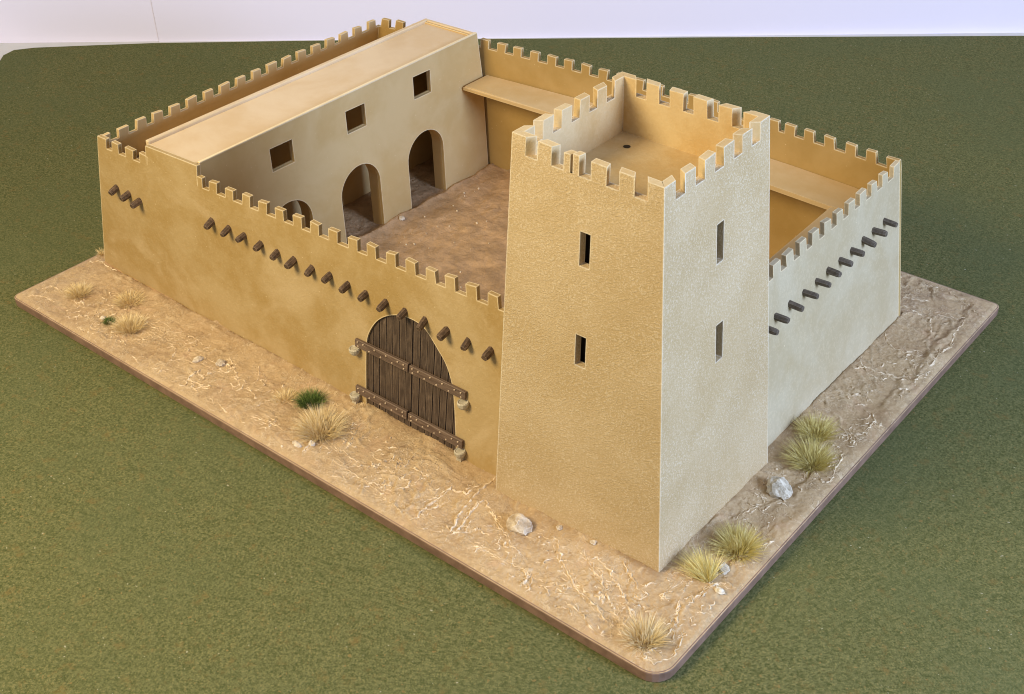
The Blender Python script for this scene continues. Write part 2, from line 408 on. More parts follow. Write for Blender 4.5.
# raised curls and ridges of dried paste, dry-brushed pale
RID = [([(-1.515, -0.048), (-1.583, 0.14), (-1.653, 0.325), (-1.673, 0.514), (-1.662, 0.662)], 0.013), ([(-1.48, -0.052), (-1.544, 0.149), (-1.603, 0.342), (-1.606, 0.474)], 0.008), ([(-1.813, 0.067), (-1.853, 0.259), (-1.841, 0.382), (-1.844, 0.449)], 0.011), ([(-1.478, -0.02), (-1.317, 0.015), (-1.161, 0.008), (-1.008, -0.018), (-0.872, -0.044)], 0.006), ([(-1.529, 0.421), (-1.42, 0.375), (-1.337, 0.332), (-1.216, 0.268), (-1.2, 0.322)], 0.006), ([(-1.595, 0.46), (-1.478, 0.417), (-1.406, 0.386)], 0.009), ([(-1.071, 0.487), (-0.915, 0.351), (-0.739, 0.242), (-0.52, 0.178), (-0.426, 0.142)], 0.008), ([(-0.901, 0.484), (-0.789, 0.43), (-0.661, 0.371), (-0.511, 0.278), (-0.322, 0.134), (-0.269, 0.105)], 0.007), ([(-0.754, 0.477), (-0.654, 0.456), (-0.512, 0.373), (-0.375, 0.274), (-0.287, 0.224)], 0.006), ([(-0.655, 0.555), (-0.512, 0.488), (-0.442, 0.427)], 0.007), ([(-0.714, 0.119), (-0.596, 0.099), (-0.477, 0.048), (-0.393, 0.051)], 0.006), ([(-0.095, 0.243), (-0.164, 0.385), (-0.219, 0.508)], 0.008), ([(-0.169, 0.054), (-0.081, 0.064), (-0.038, 0.158), (-0.054, 0.276), (-0.107, 0.367)], 0.006), ([(-0.133, 0.575), (-0.151, 0.704), (-0.119, 0.778), (-0.038, 0.783)], 0.008), ([(-0.117, 4.065), (-0.106, 3.85), (-0.067, 3.678), (-0.087, 3.558), (-0.071, 3.362), (-0.144, 3.394)], 0.007), ([(-0.221, 3.218), (-0.108, 3.161), (-0.006, 3.141), (-0.026, 3.31)], 0.007), ([(-0.462, 3.003), (-0.419, 3.095), (-0.281, 3.114), (-0.154, 3.153), (-0.047, 3.123)], 0.01), ([(-0.545, 3.577), (-0.396, 3.427), (-0.277, 3.412), (-0.233, 3.476)], 0.009), ([(-0.478, 3.138), (-0.371, 3.044), (-0.277, 3.031)], 0.01), ([(-0.576, 3.929), (-0.438, 3.917), (-0.32, 3.91), (-0.244, 3.776)], 0.008), ([(-0.462, 2.353), (-0.361, 2.419), (-0.255, 2.422)], 0.008), ([(-0.265, 2.414), (-0.167, 2.387), (-0.082, 2.289), (-0.155, 2.296)], 0.01), ([(-0.123, 2.196), (-0.079, 2.084), (-0.072, 1.994), (-0.039, 1.879)], 0.008), ([(-0.096, 2.468), (-0.098, 2.596), (-0.16, 2.68)], 0.007), ([(-0.056, 1.25), (-0.068, 1.168), (-0.057, 1.105), (-0.005, 1.105)], 0.008), ([(-0.747, 4.408), (-0.519, 4.349), (-0.281, 4.305), (-0.135, 4.265)], 0.008), ([(-0.348, 2.738), (-0.3, 2.816), (-0.219, 2.769)], 0.008), ([(-0.623, 4.062), (-0.501, 4.103), (-0.42, 4.131)], 0.006), ([(-0.315, 1.293), (-0.29, 1.422), (-0.213, 1.406)], 0.006), ([(-4.469, -0.081), (-4.289, -0.162), (-4.183, -0.264)], 0.006), ([(-4.871, 0.073), (-4.753, 0.006), (-4.835, 0.021)], 0.008), ([(-4.589, 0.085), (-4.458, 0.048), (-4.292, 0.026)], 0.006), ([(-4.498, 0.358), (-4.362, 0.306), (-4.297, 0.202)], 0.005), ([(-4.068, 0.154), (-3.92, 0.166), (-3.839, 0.171)], 0.006), ([(-3.94, 0.122), (-3.84, 0.085), (-3.79, 0.011)], 0.007), ([(-4.016, 0.494), (-3.878, 0.433), (-3.682, 0.321)], 0.006), ([(-3.76, 0.569), (-3.654, 0.459), (-3.642, 0.395)], 0.006), ([(-3.75, 0.098), (-3.643, 0.097), (-3.504, 0.067)], 0.006), ([(-3.37, 0.143), (-3.237, 0.166), (-3.063, 0.168)], 0.005), ([(-3.39, 0.074), (-3.31, 0.057)], 0.008), ([(-2.806, -0.012), (-2.807, 0.074), (-2.818, 0.153), (-2.848, 0.207)], 0.009), ([(-2.581, 0.018), (-2.666, 0.159), (-2.689, 0.241)], 0.006), ([(-2.637, 0.219), (-2.648, 0.362), (-2.744, 0.548)], 0.004), ([(-5.87, 0.046), (-5.802, 0.133), (-5.647, 0.163)], 0.005), ([(-5.878, 0.183), (-5.866, 0.264), (-5.715, 0.271)], 0.006), ([(-5.463, 0.286), (-5.591, 0.366), (-5.627, 0.446)], 0.007), ([(-5.909, 0.642), (-5.831, 0.7), (-5.651, 0.685), (-5.575, 0.706)], 0.006), ([(-2.426, 0.162), (-2.156, 0.137), (-1.913, 0.077)], 0.004), ([(-2.45, 0.364), (-2.228, 0.317), (-2.018, 0.303)], 0.004), ([(-1.219, 0.163), (-1.073, 0.167), (-0.894, 0.169)], 0.004), ([(-1.435, 0.149), (-1.279, 0.146), (-1.109, 0.139)], 0.004)]
def hgts(P):
    P = np.array(P); return terrain_fields(P[:, :1], P[:, 1:])[0][:, 0]
def ridge_tube(bm, P, rad, jag=.25):
    P = [Vector((x, y, 0)) for x, y in P]
    fine = []
    for a, b_ in zip(P, P[1:]):
        k = max(2, int((b_ - a).length / .016))
        fine += [a.lerp(b_, i / k) for i in range(k)]
    fine.append(P[-1])
    fine = [q + Vector((random.gauss(0, .0052), random.gauss(0, .0052), 0)) for q in fine]
    hz = hgts([(q.x, q.y) for q in fine])
    n = len(fine); rings_ = []
    for i, q in enumerate(fine):
        t = (fine[min(i + 1, n - 1)] - fine[max(i - 1, 0)]); t = t.normalized() if t.length else Vector((1, 0, 0))
        sd = Vector((-t.y, t.x, 0)); e = min(1, (i + .4) / 2.5, (n - i - .6) / 2.5)
        rr = rad * e * random.uniform(1 - jag * 1.6, 1 + jag)
        c_ = Vector((q.x, q.y, hz[i]))
        rings_.append([bm.verts.new(c_ + sd * rr * a + Vector((0, 0, rr * b_))) for a, b_ in ((-1.15, -.6), (-.65, .7), (.05, 1.25), (.7, .6), (1.15, -.6))])
    for a, b_ in zip(rings_, rings_[1:]):
        for i in range(4): bm.faces.new([a[i], a[i + 1], b_[i + 1], b_[i]])
def free(x, y):
    return not (-5.84 < x < -.38 and .53 < y < 3.95) and BX0 + .05 < x < BX1 - .04 and BY0 + .04 < y < BY1 - .05
bm = bmesh.new()
for pl, w in RID:
    pl = [q for q in pl if BX0 + .04 < q[0] < BX1 - .035 and BY0 + .035 < q[1] < BY1 - .04]
    if len(pl) > 1:
        ridge_tube(bm, pl, w * .70, .45)
        for k in range(2):     # crumbs and side lips along the main ridge
            ox, oy = random.uniform(-.022, .022), random.uniform(-.022, .022)
            q = [(x + ox, y + oy) for x, y in pl[random.randint(0, 1):]]
            if len(q) > 1 and all(free(*p_) for p_ in q): ridge_tube(bm, q, w * random.uniform(.25, .4), .5)
for k in range(1500):       # short random curls
    while True:
        x, y = random.uniform(-5.95, -.04), random.uniform(.03, 4.35)
        if free(x, y): break
    dens = fbm(np.array([x]), np.array([y]), 1.6, 301, 2)[0] + sum(.9 * math.exp(-((x - cx) ** 2 / sx ** 2 + (y - cy) ** 2 / .05)) for cx, cy, sx in ((-1.75, .3, .22), (-.55, .28, .45), (-4.2, .35, .5), (-5.1, .25, .4), (-.2, .35, .2))) - .12
    if dens < random.uniform(-.35, .15): continue
    a = random.choice([0, math.pi / 2, random.uniform(0, 6.28), random.uniform(0, 6.28)]); cv = random.gauss(0, .35); pl = [(x, y)]
    for i in range(random.randint(2, 8)):
        a += cv + random.gauss(0, .4); x += .018 * math.cos(a); y += .018 * math.sin(a)
        if not free(x, y): break
        pl.append((x, y))
    if len(pl) > 2: ridge_tube(bm, pl, random.choice([.0022, .0028, .0034, .0042, .0055]), .5)
for k in range(34):        # bundles of straight trowel marks
    if k < 24: x, y, a = random.uniform(-5.6, -.5), random.uniform(.1, .45), random.gauss(0, .05)
    else: x, y, a = random.uniform(-.33, -.12), random.uniform(.4, 4.2), random.choice([random.gauss(.1, .2), math.pi / 2 + random.gauss(0, .1)])
    for i in range(random.randint(2, 5)):
        L_ = random.uniform(.06, .34); ox = random.uniform(-.06, .06)
        px_, py_ = x - math.sin(a) * i * .026 + ox, y + math.cos(a) * i * .026
        m_ = max(3, int(L_ / .04)); pl = [(px_ + math.cos(a) * L_ * t / m_, py_ + math.sin(a) * L_ * t / m_) for t in range(m_)]
        if all(free(*q) for q in pl): ridge_tube(bm, pl, random.choice([.0014, .0018, .0024]), .5)
tag(obj('paste_ridges', bm, M['ridge'], board, smooth=True), kind='stuff')

# ------------------------------------------------------------------ fort walls
HW, HC, T = 1.205, 1.128, .032
MW = .088
def wall_map(b0, b1, t0, t1, inward, curve=None):
    L = (Vector(t1) - Vector(t0)).length
    inw = Vector(inward)
    def F(s, z, d):
        u = s / L
        p_ = lerp(lerp(b0, b1, u), lerp(t0, t1, u), z / HW)
        if curve: p_.y += curve(u)
        p_.z = z
        return p_ + inw * d
    return F, L
def crenel_wall(root, F, L, merl, mat, name='wall_panel', s0=0.0, s1=None, cap=None, holes=(), bottom_path=None, raised=None, thick=T):
    """outline along the top follows the breakpoints so nothing sits on top of anything else"""
    s1 = L if s1 is None else s1
    br = sorted({s0, s1, *[x for a, b_ in merl for x in (a, b_)], *([raised[0], raised[1]] if raised else [])})
    br = [x for x in br if s0 <= x <= s1]
    extra = []
    for a, b_ in zip(br, br[1:]):
        k = max(1, int((b_ - a) / .3))
        extra += [a + (b_ - a) * i / k for i in range(k)]
    br = extra + [br[-1]]
    top = []
    for x in br:
        if raised and abs(x - raised[0]) < 1e-6: top += [(x, HC), (x, raised[2])]
        elif raised and abs(x - raised[1]) < 1e-6: top += [(x, raised[2]), (x, HC)]
        elif raised and raised[0] < x < raised[1]: top.append((x, raised[2]))
        else: top.append((x, HC + random.uniform(-.003, .003) * 0))
    bot = bottom_path or [(x, -.01) for x in br]
    outline = bot + top[::-1]
    def skip(a, b_):
        if abs(a[1] - HC) < 1e-6 and abs(b_[1] - HC) < 1e-6:
            mdl = (a[0] + b_[0]) / 2
            return any(p0 - 1e-6 < mdl < p1 + 1e-6 for p0, p1 in merl)
        return False
    bm = bmesh.new()
    plate(bm, outline, list(holes), F, thick, skip)
    o = obj(name, bm, mat, root)
    for a, b_ in merl:
        bm = bmesh.new()
        block(bm, F, a, b_, HC, HW, 0, thick, wob=.006)
        obj('merlon', bm, mat, root)
    return o

def beam_end(root, base, dirv, length, rad, mat, twist=0, n=7):
    """short whittled octagonal peg"""
    d = Vector(dirv).normalized(); up = Vector((0, 0, 1)); sd = d.cross(up).normalized(); up = sd.cross(d)
    bm = bmesh.new(); rings_ = []
    for t, rr in ((-.03, 1.0), (0.0, 1.02), (length * .8, .97), (length, .80)):
        c_ = Vector(base) + d * t
        rings_.append([bm.verts.new(c_ + (sd * math.cos(twist + k * 2 * math.pi / n) + up * math.sin(twist + k * 2 * math.pi / n)) * rad * rr * (1 + .1 * math.sin(k * 2.1 + twist))) for k in range(n)])
    for a, b_ in zip(rings_, rings_[1:]):
        for i in range(n):
            j = (i + 1) % n; bm.faces.new([a[i], a[j], b_[j], b_[i]])
    bm.faces.new(rings_[0][::-1]); bm.faces.new(rings_[-1])
    return obj('beam_end', bm, mat, root)

# --- gate wall (front left)
gw = empty('gate_wall', (-3.6, .70, 0), 'long ochre fort wall with the arched plank gate and a row of brown beam ends', 'wall', None)
b0, b1 = (-5.80, .72, 0), (-1.60, .66, 0)
t0, t1 = (-5.48, .73, HW), (-1.78, .862, HW)
# s runs in top-line metres from the left corner
FG, LG = wall_map(b0, b1, t0, t1, (0, 1, 0))
def sg(x): return (x + 5.48) / 3.7 * LG
right_ends = [-4.182, -4.016, -3.85, -3.694, -3.53, -3.368, -3.211, -3.05, -2.878, -2.72, -2.558, -2.398, -2.237, -2.085, -1.923, -1.764]
merl = [(0, .10), (.165, .245), (.322, .405), (.48, .565)] + [(sg(x) - .010 - .078, sg(x) - .010) for x in right_ends]
merl.insert(4, (sg(-4.385), sg(-4.335)))
RA, RB, RZ = sg(-4.93), sg(-4.385), 1.285
# door opening: foot points of the arch, in s at that height
def s_at(x, z):
    xa = b0[0] + (t0[0] - b0[0]) * z / HW; xb = b1[0] + (t1[0] - b1[0]) * z / HW
    return (x - xa) / (xb - xa) * LG
DPX = [-2.818, -2.812, -2.790, -2.725, -2.640, -2.536, -2.435, -2.351, -2.287, -2.201, -2.136, -2.091, -2.060, -2.030, -2.005]
DPZ = [.30, .49, .585, .690, .762, .808, .822, .812, .778, .697, .630, .550, .455, .25, -.01]
def smooth(px_, pz_, n=4):      # Catmull-Rom through the measured points
    o = []
    P = list(zip(px_, pz_)); P = [P[0]] + P + [P[-1]]
    for i in range(1, len(P) - 2):
        for k in range(n):
            t = k / n
            o.append(tuple(.5 * (2 * P[i][a] + (P[i+1][a] - P[i-1][a]) * t + (2 * P[i-1][a] - 5 * P[i][a] + 4 * P[i+1][a] - P[i+2][a]) * t * t + (3 * P[i][a] - P[i-1][a] - 3 * P[i+1][a] + P[i+2][a]) * t ** 3) for a in (0, 1)))
    return o + [P[-1]]
arch = [(-2.818, -.01)] + smooth(DPX, DPZ)
DX = -2.418; DL, DRR = -2.818, -2.005
def door_top(x): return float(np.interp(x, [q[0] for q in arch[1:]], [q[1] for q in arch[1:]]))
br = [0, .6, 1.2, 1.8, 2.4]
bot = [(x, -.01) for x in br] + [(s_at(x, z), z) for x, z in arch] + [(3.45, -.01), (LG + .12, -.01)]
crenel_wall(gw, FG, LG, merl, M['wall'], s1=LG + .12, bottom_path=bot, raised=(RA, RB, RZ))

# beam ends of the gate wall (tip positions measured half-way along the peg)
pegs = [(-5.371, .819), (-5.23, .814), (-5.106, .795), (-4.285, .897), (-4.108, .901), (-3.951, .896), (-3.788, .886), (-3.627, .877), (-3.468, .876), (-3.299, .872), (-3.133, .880), (-2.971, .869), (-2.812, .859), (-2.639, .862), (-2.478, .858), (-2.312, .858), (-2.134, .853), (-1.967, .846), (-1.79, .851)]
def y_gate(x, z): return FG(s_at(x, z), z, 0).y
for x, z in pegs:
    beam_end(gw, (x, y_gate(x, z), z), (random.uniform(.02, .22), -1, random.uniform(-.30, -.12)), random.uniform(.066, .086), random.uniform(.021, .026), M['beam'], random.uniform(0, 2))

# gate leaves
def gate_leaf(x0, x1):
    leaf_bm = bmesh.new()
    n = 7; w = (x1 - x0) / n
    for k in range(n):
        a, c_ = x0 + w * k, x0 + w * (k + 1)
        g = .0055
        zt = lambda x: max(door_top(min(max(x, DL + .004), DRR - .02)), .05) + .010
        dep = random.uniform(.012, .017)
        xsn = [a + g + (c_ - a - 2 * g) * i / 4 for i in range(5)]
        pts = [(xsn[0], -.01), (xsn[-1], -.01)] + [(x, zt(x)) for x in xsn[::-1]]
        fr, bk = [], []
        for x, z in pts:
            y = y_gate(x, z); fr.append(leaf_bm.verts.new((x, y + dep, z))); bk.append(leaf_bm.verts.new((x, y + dep + .02, z)))
        leaf_bm.faces.new(fr); leaf_bm.faces.new(bk[::-1])
        for i in range(len(pts)):
            j = (i + 1) % len(pts); leaf_bm.faces.new([fr[i], bk[i], bk[j], fr[j]])
    # backing sheet so that the grooves are dark wood rather than gaps
    pts = [(x0, -.01), (x1, -.01)] + [(x, max(door_top(min(max(x, DL + .004), DRR - .02)), .05) + .010) for x in np.linspace(x1, x0, 15)]
    fr = [leaf_bm.verts.new((x, y_gate(x, z) + .024, z)) for x, z in pts]; bk = [leaf_bm.verts.new((x, y_gate(x, z) + .042, z)) for x, z in pts]
    leaf_bm.faces.new(fr); leaf_bm.faces.new(bk[::-1])
    for i in range(len(pts)):
        j = (i + 1) % len(pts); leaf_bm.faces.new([fr[i], bk[i], bk[j], fr[j]])
    return obj('gate_leaf', leaf_bm, M['door'], gw)
SW = .029
for side, (x0, x1) in (('l', (DL - .004, DX - .003)), ('r', (DX + .003, DRR + .006))):
    leaf = gate_leaf(x0, x1)
    for zc in (.487, .135):
        xa, xb = (-2.895, DX - .008) if side == 'l' else (DX + .008, -1.945)
        bm = bmesh.new()
        def FS(s, z, d): return Vector((s, y_gate(s, z) - .026 + d, z))
        block(bm, FS, xa, xb, zc - SW, zc + SW, 0, .022, bottom=True, wob=.002)
        bmesh.ops.bevel(bm, geom=bm.edges[:], offset=.003, segments=1, affect='EDGES')
        st = obj('strap_hinge', bm, M['strap'], leaf)
        bm = bmesh.new()
        k = 9
        for i in range(k):
            x = xa + .03 + (xb - xa - .06) * i / (k - 1)
            for dz in (-.016, .016):
                if (i + (dz > 0)) % 2 and i not in (0, k - 1): continue
                g = bmesh.ops.create_icosphere(bm, subdivisions=1, radius=.0068)
                bmesh.ops.translate(bm, verts=g['verts'], vec=(x, y_gate(x, zc) - .027, zc + dz))
        tag(obj('rivets', bm, M['rivet'], leaf))
        # stone socket under the strap end
        bm = bmesh.new()
        xs_ = -2.895 if side == 'l' else -1.955
        prof = [(.0, -.045), (.026, -.043), (.036, -.025), (.038, -.003), (.033, .004), (.024, -.002), (.0, -.004)]
        zz = zc - SW - .012; yy = y_gate(xs_, zc) - .034
        n = 14; rr = []
        for rad, dz in prof[1:-1]:
            rr.append([bm.verts.new((xs_ + rad * math.cos(2 * math.pi * i / n), yy + rad * math.sin(2 * math.pi * i / n), zz + dz)) for i in range(n)])
        for a, c_ in zip(rr, rr[1:]):
            for i in range(n):
                j = (i + 1) % n; bm.faces.new([a[i], a[j], c_[j], c_[i]])
        bm.faces.new(rr[0][::-1]); bm.faces.new(rr[-1])
        if zc < .3:
            box(bm, xs_ - .018, xs_ + .018, yy - .018, yy + .03, -.01, zz - .042)
        obj('hinge_socket', bm, M['socket'], gw)

# --- left wall
lw = empty('left_side_wall', (-5.7, 2.3, 0), 'long crenellated ochre wall at the far left, behind the flat-roofed building', 'wall')
CL = (-5.50, 3.66, HW)
FL, LL = wall_map((-5.80, .72, 0), (-5.80, 3.86, 0), (-5.48, .73, HW), CL, (1, 0, 0))
lm = [.168, .33, .486, .645, .807, .973, 1.133, 1.296, 1.462, 1.626, 1.788, 1.954, 2.117, 2.278, 2.442, 2.609, 2.779]
crenel_wall(lw, FL, LL, [(.034, .09)] + [(a, a + MW) for a in lm], M['wall_in'], s0=.034, s1=LL)
# --- back wall, slightly bowed as in the photo
bw = empty('back_wall', (-3, 3.88, 0), 'crenellated golden ochre wall closing the far side of the courtyard, behind the tower', 'wall')
bow = lambda u: .195 * (4 * u * (1 - u)) ** .8 * (1 - .25 * u) if 0 < u < 1 else 0
FB, LB = wall_map((-5.80, 3.68, 0), (-.494, 3.80, 0), CL, (-.69, 3.82, HW), (0, -1, 0), bow)
bm_ = [.05, .19, .35, .51, .67, .83, 1.065, 1.231, 1.394, 1.561, 1.733, 1.897, 2.064, 2.229, 2.397, 2.566, 2.746, 2.905, 3.064, 3.242, 3.42, 3.59, 3.764, 3.894, 4.051, 4.219, 4.385, 4.548, 4.712]
crenel_wall(bw, FB, LB, [(a, LB if a > 4.7 else a + .082) for a in bm_], M['back'], s0=.032, s1=LB)
# --- right wall
rw = empty('right_side_wall', (-.55, 2.8, 0), 'short pale crenellated wall right of the tower, with dark beam ends in a row', 'wall')
FR, LR = wall_map((-.494, 1.6, 0), (-.494, 3.765, 0), (-.69, 1.6, HW), (-.69, 3.79, HW), (-1, 0, 0))
rm = [(.494, .599), (.655, .757), (.813, .915), (.972, 1.075), (1.128, 1.23), (1.288, 1.39), (1.446, 1.548), (1.604, 1.706), (1.765, 1.865), (1.925, 2.022), (2.10, LR)]
rm = [(.17, .26), (.335, .425)] + [(a + .008, b_ - .006) for a, b_ in rm[:-1]] + [rm[-1]]
crenel_wall(rw, FR, LR, rm, M['side'])
for x, y, z in [(-.576, 3.531, .881), (-.575, 3.368, .879), (-.575, 3.223, .878), (-.574, 3.059, .873), (-.573, 2.9, .875), (-.574, 2.739, .879), (-.573, 2.587, .874), (-.572, 2.426, .872), (-.573, 2.252, .878), (-.572, 2.081, .878), (-.571, 1.939, .872)]:
    xw = FR(y - 1.6, z, 0).x
    beam_end(rw, (xw, y + .025, z - .008), (1, random.uniform(-.08, .08), random.uniform(-.08, .06)), random.uniform(.085, .10), random.uniform(.021, .025), M['beam_grey'], random.uniform(0, 2))

# --- walkway slabs (parts of the walls that carry them)
ZW = .90
bm = bmesh.new()
pts = [(-4.39, 3.50), (-3.4, 3.52), (-2.4, 3.52), (-1.5, 3.50), (-1.0, 3.475)]
inn = [(x, FB((x + 5.5) / 4.81 * LB, ZW, 0).y - T - .002) for x, _ in pts] + [(-.70, 3.775)]
poly = pts + [(-.70, 3.475)] + inn[::-1]
def slab(bm, poly, z0, z1, bev=.012):
    lo = [bm.verts.new((x, y, z0)) for x, y in poly]; hi = [bm.verts.new((x, y, z1)) for x, y in poly]
    f1 = bm.faces.new(lo[::-1]); f2 = bm.faces.new(hi)
    n = len(poly)
    for i in range(n): bm.faces.new([lo[i], lo[(i + 1) % n], hi[(i + 1) % n], hi[i]])
    if bev: bmesh.ops.bevel(bm, geom=list(f2.edges), offset=bev, segments=3, affect='EDGES')
slab(bm, poly, ZW - .035, ZW)
obj('walkway', bm, M['walk'], bw)
bm = bmesh.new()
slab(bm, [(-.97, 1.72), (-.69, 1.72), (-.69, 3.472), (-1.0, 3.472)], ZW - .035, ZW, .008)
obj('walkway', bm, M['walk'], rw)
bm = bmesh.new()
slab(bm, [(-5.52, .80), (-4.99, .80), (-5.03, 3.60), (-5.53, 3.60)], ZW - .035, ZW, .006)
obj('walkway', bm, M['walk'], lw)

# ------------------------------------------------------------------ flat-roofed building
bd = empty('courtyard_building', (-4.7, 2.2, 0), 'long flat-roofed building inside the fort with three square windows above round arches', 'building')
XF = -4.40
def FBd(s, z, d):      # s = y ; leans very slightly
    t = max(0, (s - .8) / 2.9)
    return Vector((XF + .010 - .02 * t - d, s, z))
y0b, y1b = .80, 3.81
ZB = 1.285
outl = [(y0b, 0.0)]
arches = []
for yc in (1.52, 2.262, 3.022):
    r_ = .215; a = [(yc - r_, 0.0)] + [(yc - r_ * math.cos(math.pi * k / 20), .455 + r_ * math.sin(math.pi * k / 20)) for k in range(21)] + [(yc + r_, 0.0)]
    arches.append(a); outl += a
outl += [(3.80, 0.0), (3.77, .9), (3.725, ZB), (3.4, ZB), (2.8, ZB), (2.1, ZB), (1.4, ZB), (y0b, ZB)]
wins = [(1.42, 1.635, .962, 1.145), (2.183, 2.387, .968, 1.153), (2.933, 3.133, .980, 1.170)]
holes = [[(a, c_), (b_, c_ - .004), (b_, d_ - .004), (a, d_)] for a, b_, c_, d_ in wins]
bm = bmesh.new(); plate(bm, outl, holes, FBd, .03)
obj('front_wall', bm, M['wall_in'], bd)
for a in arches:     # deep lining of each arch
    bm = bmesh.new()
    v0 = [bm.verts.new(FBd(y, z, .031)) for y, z in a]; v1 = [bm.verts.new(FBd(y, z, .13)) for y, z in a]
    o_ = [((y - (a[0][0] + .215)) * 1.16 + a[0][0] + .215, z * 1.05 + (.01 if z > 0 else 0)) for y, z in a]
    w0 = [bm.verts.new(FBd(y, z, .031)) for y, z in o_]; w1 = [bm.verts.new(FBd(y, z, .13)) for y, z in o_]
    for i in range(len(a) - 1):
        bm.faces.new([v0[i], v0[i+1], v1[i+1], v1[i]]); bm.faces.new([w0[i], w1[i], w1[i+1], w0[i+1]])
        bm.faces.new([v1[i], v1[i+1], w1[i+1], w1[i]]); bm.faces.new([v0[i], w0[i], w0[i+1], v0[i+1]])
    obj('arch_lining', bm, M['liner'], bd)
for a, b_, c_, d_ in wins:   # thin frames round the square windows
    bm = bmesh.new()
    e = .012
    P = [(a, c_), (b_, c_), (b_, d_), (a, d_)]; Q = [(a - e, c_ - e), (b_ + e, c_ - e), (b_ + e, d_ + e), (a - e, d_ + e)]
    r0 = [bm.verts.new(FBd(y, z, .031)) for y, z in P]; r1 = [bm.verts.new(FBd(y, z, .042)) for y, z in P]
    q0 = [bm.verts.new(FBd(y, z, .031)) for y, z in Q]; q1 = [bm.verts.new(FBd(y, z, .042)) for y, z in Q]
    for i in range(4):
        j = (i + 1) % 4
        for f in ((r0[i], r0[j], r1[j], r1[i]), (q0[i], q1[i], q1[j], q0[j]), (r1[i], r1[j], q1[j], q1[i]), (r0[i], q0[i], q0[j], r0[j])): bm.faces.new(f)
    obj('window_frame', bm, M['liner'], bd)
# rear wall, far end wall, roof and raised roof edge
bm = bmesh.new(); box(bm, -4.975, -4.945, .815, 3.69, 0, ZB - .002)
obj('rear_wall', bm, M['wall_in'], bd)
bm = bmesh.new(); box(bm, -4.944, -4.45, 3.66, 3.69, 0, ZB - .003)
obj('end_wall', bm, M['wall_in'], bd)
bm = bmesh.new(); box(bm, -4.935, -4.424, .803, 3.676, ZB - .06, ZB - .016)
rf = obj('roof', bm, M['roof'], bd)
bm = bmesh.new()
box(bm, -4.975, -4.937, .80, 3.712, ZB - .05, ZB + .008, .004)
obj('roof_kerb', bm, M['roof'], bd)
bm = bmesh.new()
box(bm, -4.935, -4.425, 3.68, 3.714, ZB - .05, ZB + .006, .004)
obj('roof_kerb', bm, M['roof'], bd)

bm = bmesh.new()
pts_ = [(y, FBd(y, ZB, 0).x) for y in (.815, 1.6, 2.4, 3.2, 3.72)]
slab(bm, [(x + .003, y) for y, x in pts_] + [(x - .020, y) for y, x in pts_[::-1]], ZB + .0005, ZB + .0065, .002)
obj('roof_edge', bm, M['trim'], bd)

# ------------------------------------------------------------------ corner tower
tw = empty('corner_tower', (-1.0, 1.2, 0), 'tall square tapering tower with rough sandy walls, slit windows and battlements at the near corner', 'tower')
TB = [(-1.592, .562, -.01), (-.421, .602, -.01), (-.421, 1.80, -.01), (-1.592, 1.80, -.01)]
TT = [(-1.514, .724, 2.37), (-.567, .688, 2.37), (-.574, 1.659, 2.37), (-1.511, 1.674, 2.37)]
TH, TC, TTk = 2.37, 2.268, .045
def side(k):
    a, b_ = k, (k + 1) % 4
    L = (Vector(TT[b_]) - Vector(TT[a])).length
    tdir = (Vector(TT[b_]) - Vector(TT[a])).normalized(); inw = Vector((-tdir.y, tdir.x, 0))
    def F(s, z, d):
        u = (d + s / L * (L - 2 * d)) / L
        p_ = lerp(lerp(TB[a], TB[b_], u), lerp(TT[a], TT[b_], u), (z + .01) / 2.38); p_.z = z
        return p_ + inw * d
    return F, L
bm = bmesh.new()
slits = {0: [(-1.05, -.985, 1.775, 1.972), (-1.052, -.984, 1.168, 1.362)], 1: [(1.160, 1.225, 1.735, 1.965), (1.166, 1.235, 1.125, 1.36)], 2: [], 3: []}
tm = []
for k in range(4):
    F, L = side(k)
    w = .094; pitch = (L - w) / 5
    ms = [(i * pitch, i * pitch + w) for i in range(6)]
    brk = sorted({x for q in ms for x in q})
    outline = [(0, -.01), (L, -.01)] + [(x, TC) for x in brk[::-1]]
    hs = []
    for a, b_, c_, d_ in slits[k]:
        def ss(v, z, ax=(0 if k == 0 else 1)):
            pa = lerp(TB[k], TT[k], z / 2.37)[ax]; pb = lerp(TB[(k + 1) % 4], TT[(k + 1) % 4], z / 2.37)[ax]
            return (v - pa) / (pb - pa) * L
        hs.append([(ss(a, c_), c_), (ss(b_, c_), c_), (ss(b_, d_), d_), (ss(a, d_), d_)])
    def skip(a, b_, ms=ms, L=L):
        if abs(a[1] - TC) < 1e-6 and abs(b_[1] - TC) < 1e-6:
            md = (a[0] + b_[0]) / 2; return any(p0 < md < p1 for p0, p1 in ms)
        return abs(a[0] - b_[0]) < 1e-9 and (abs(a[0]) < 1e-6 or abs(a[0] - L) < 1e-6)
    plate(bm, outline, hs, F, TTk, skip, inner=1)
    tm.append((F, L, ms))
bmesh.ops.remove_doubles(bm, verts=bm.verts, dist=.0005)
obj('tower_wall', bm, [M['tower'], M['tower_in']], tw)
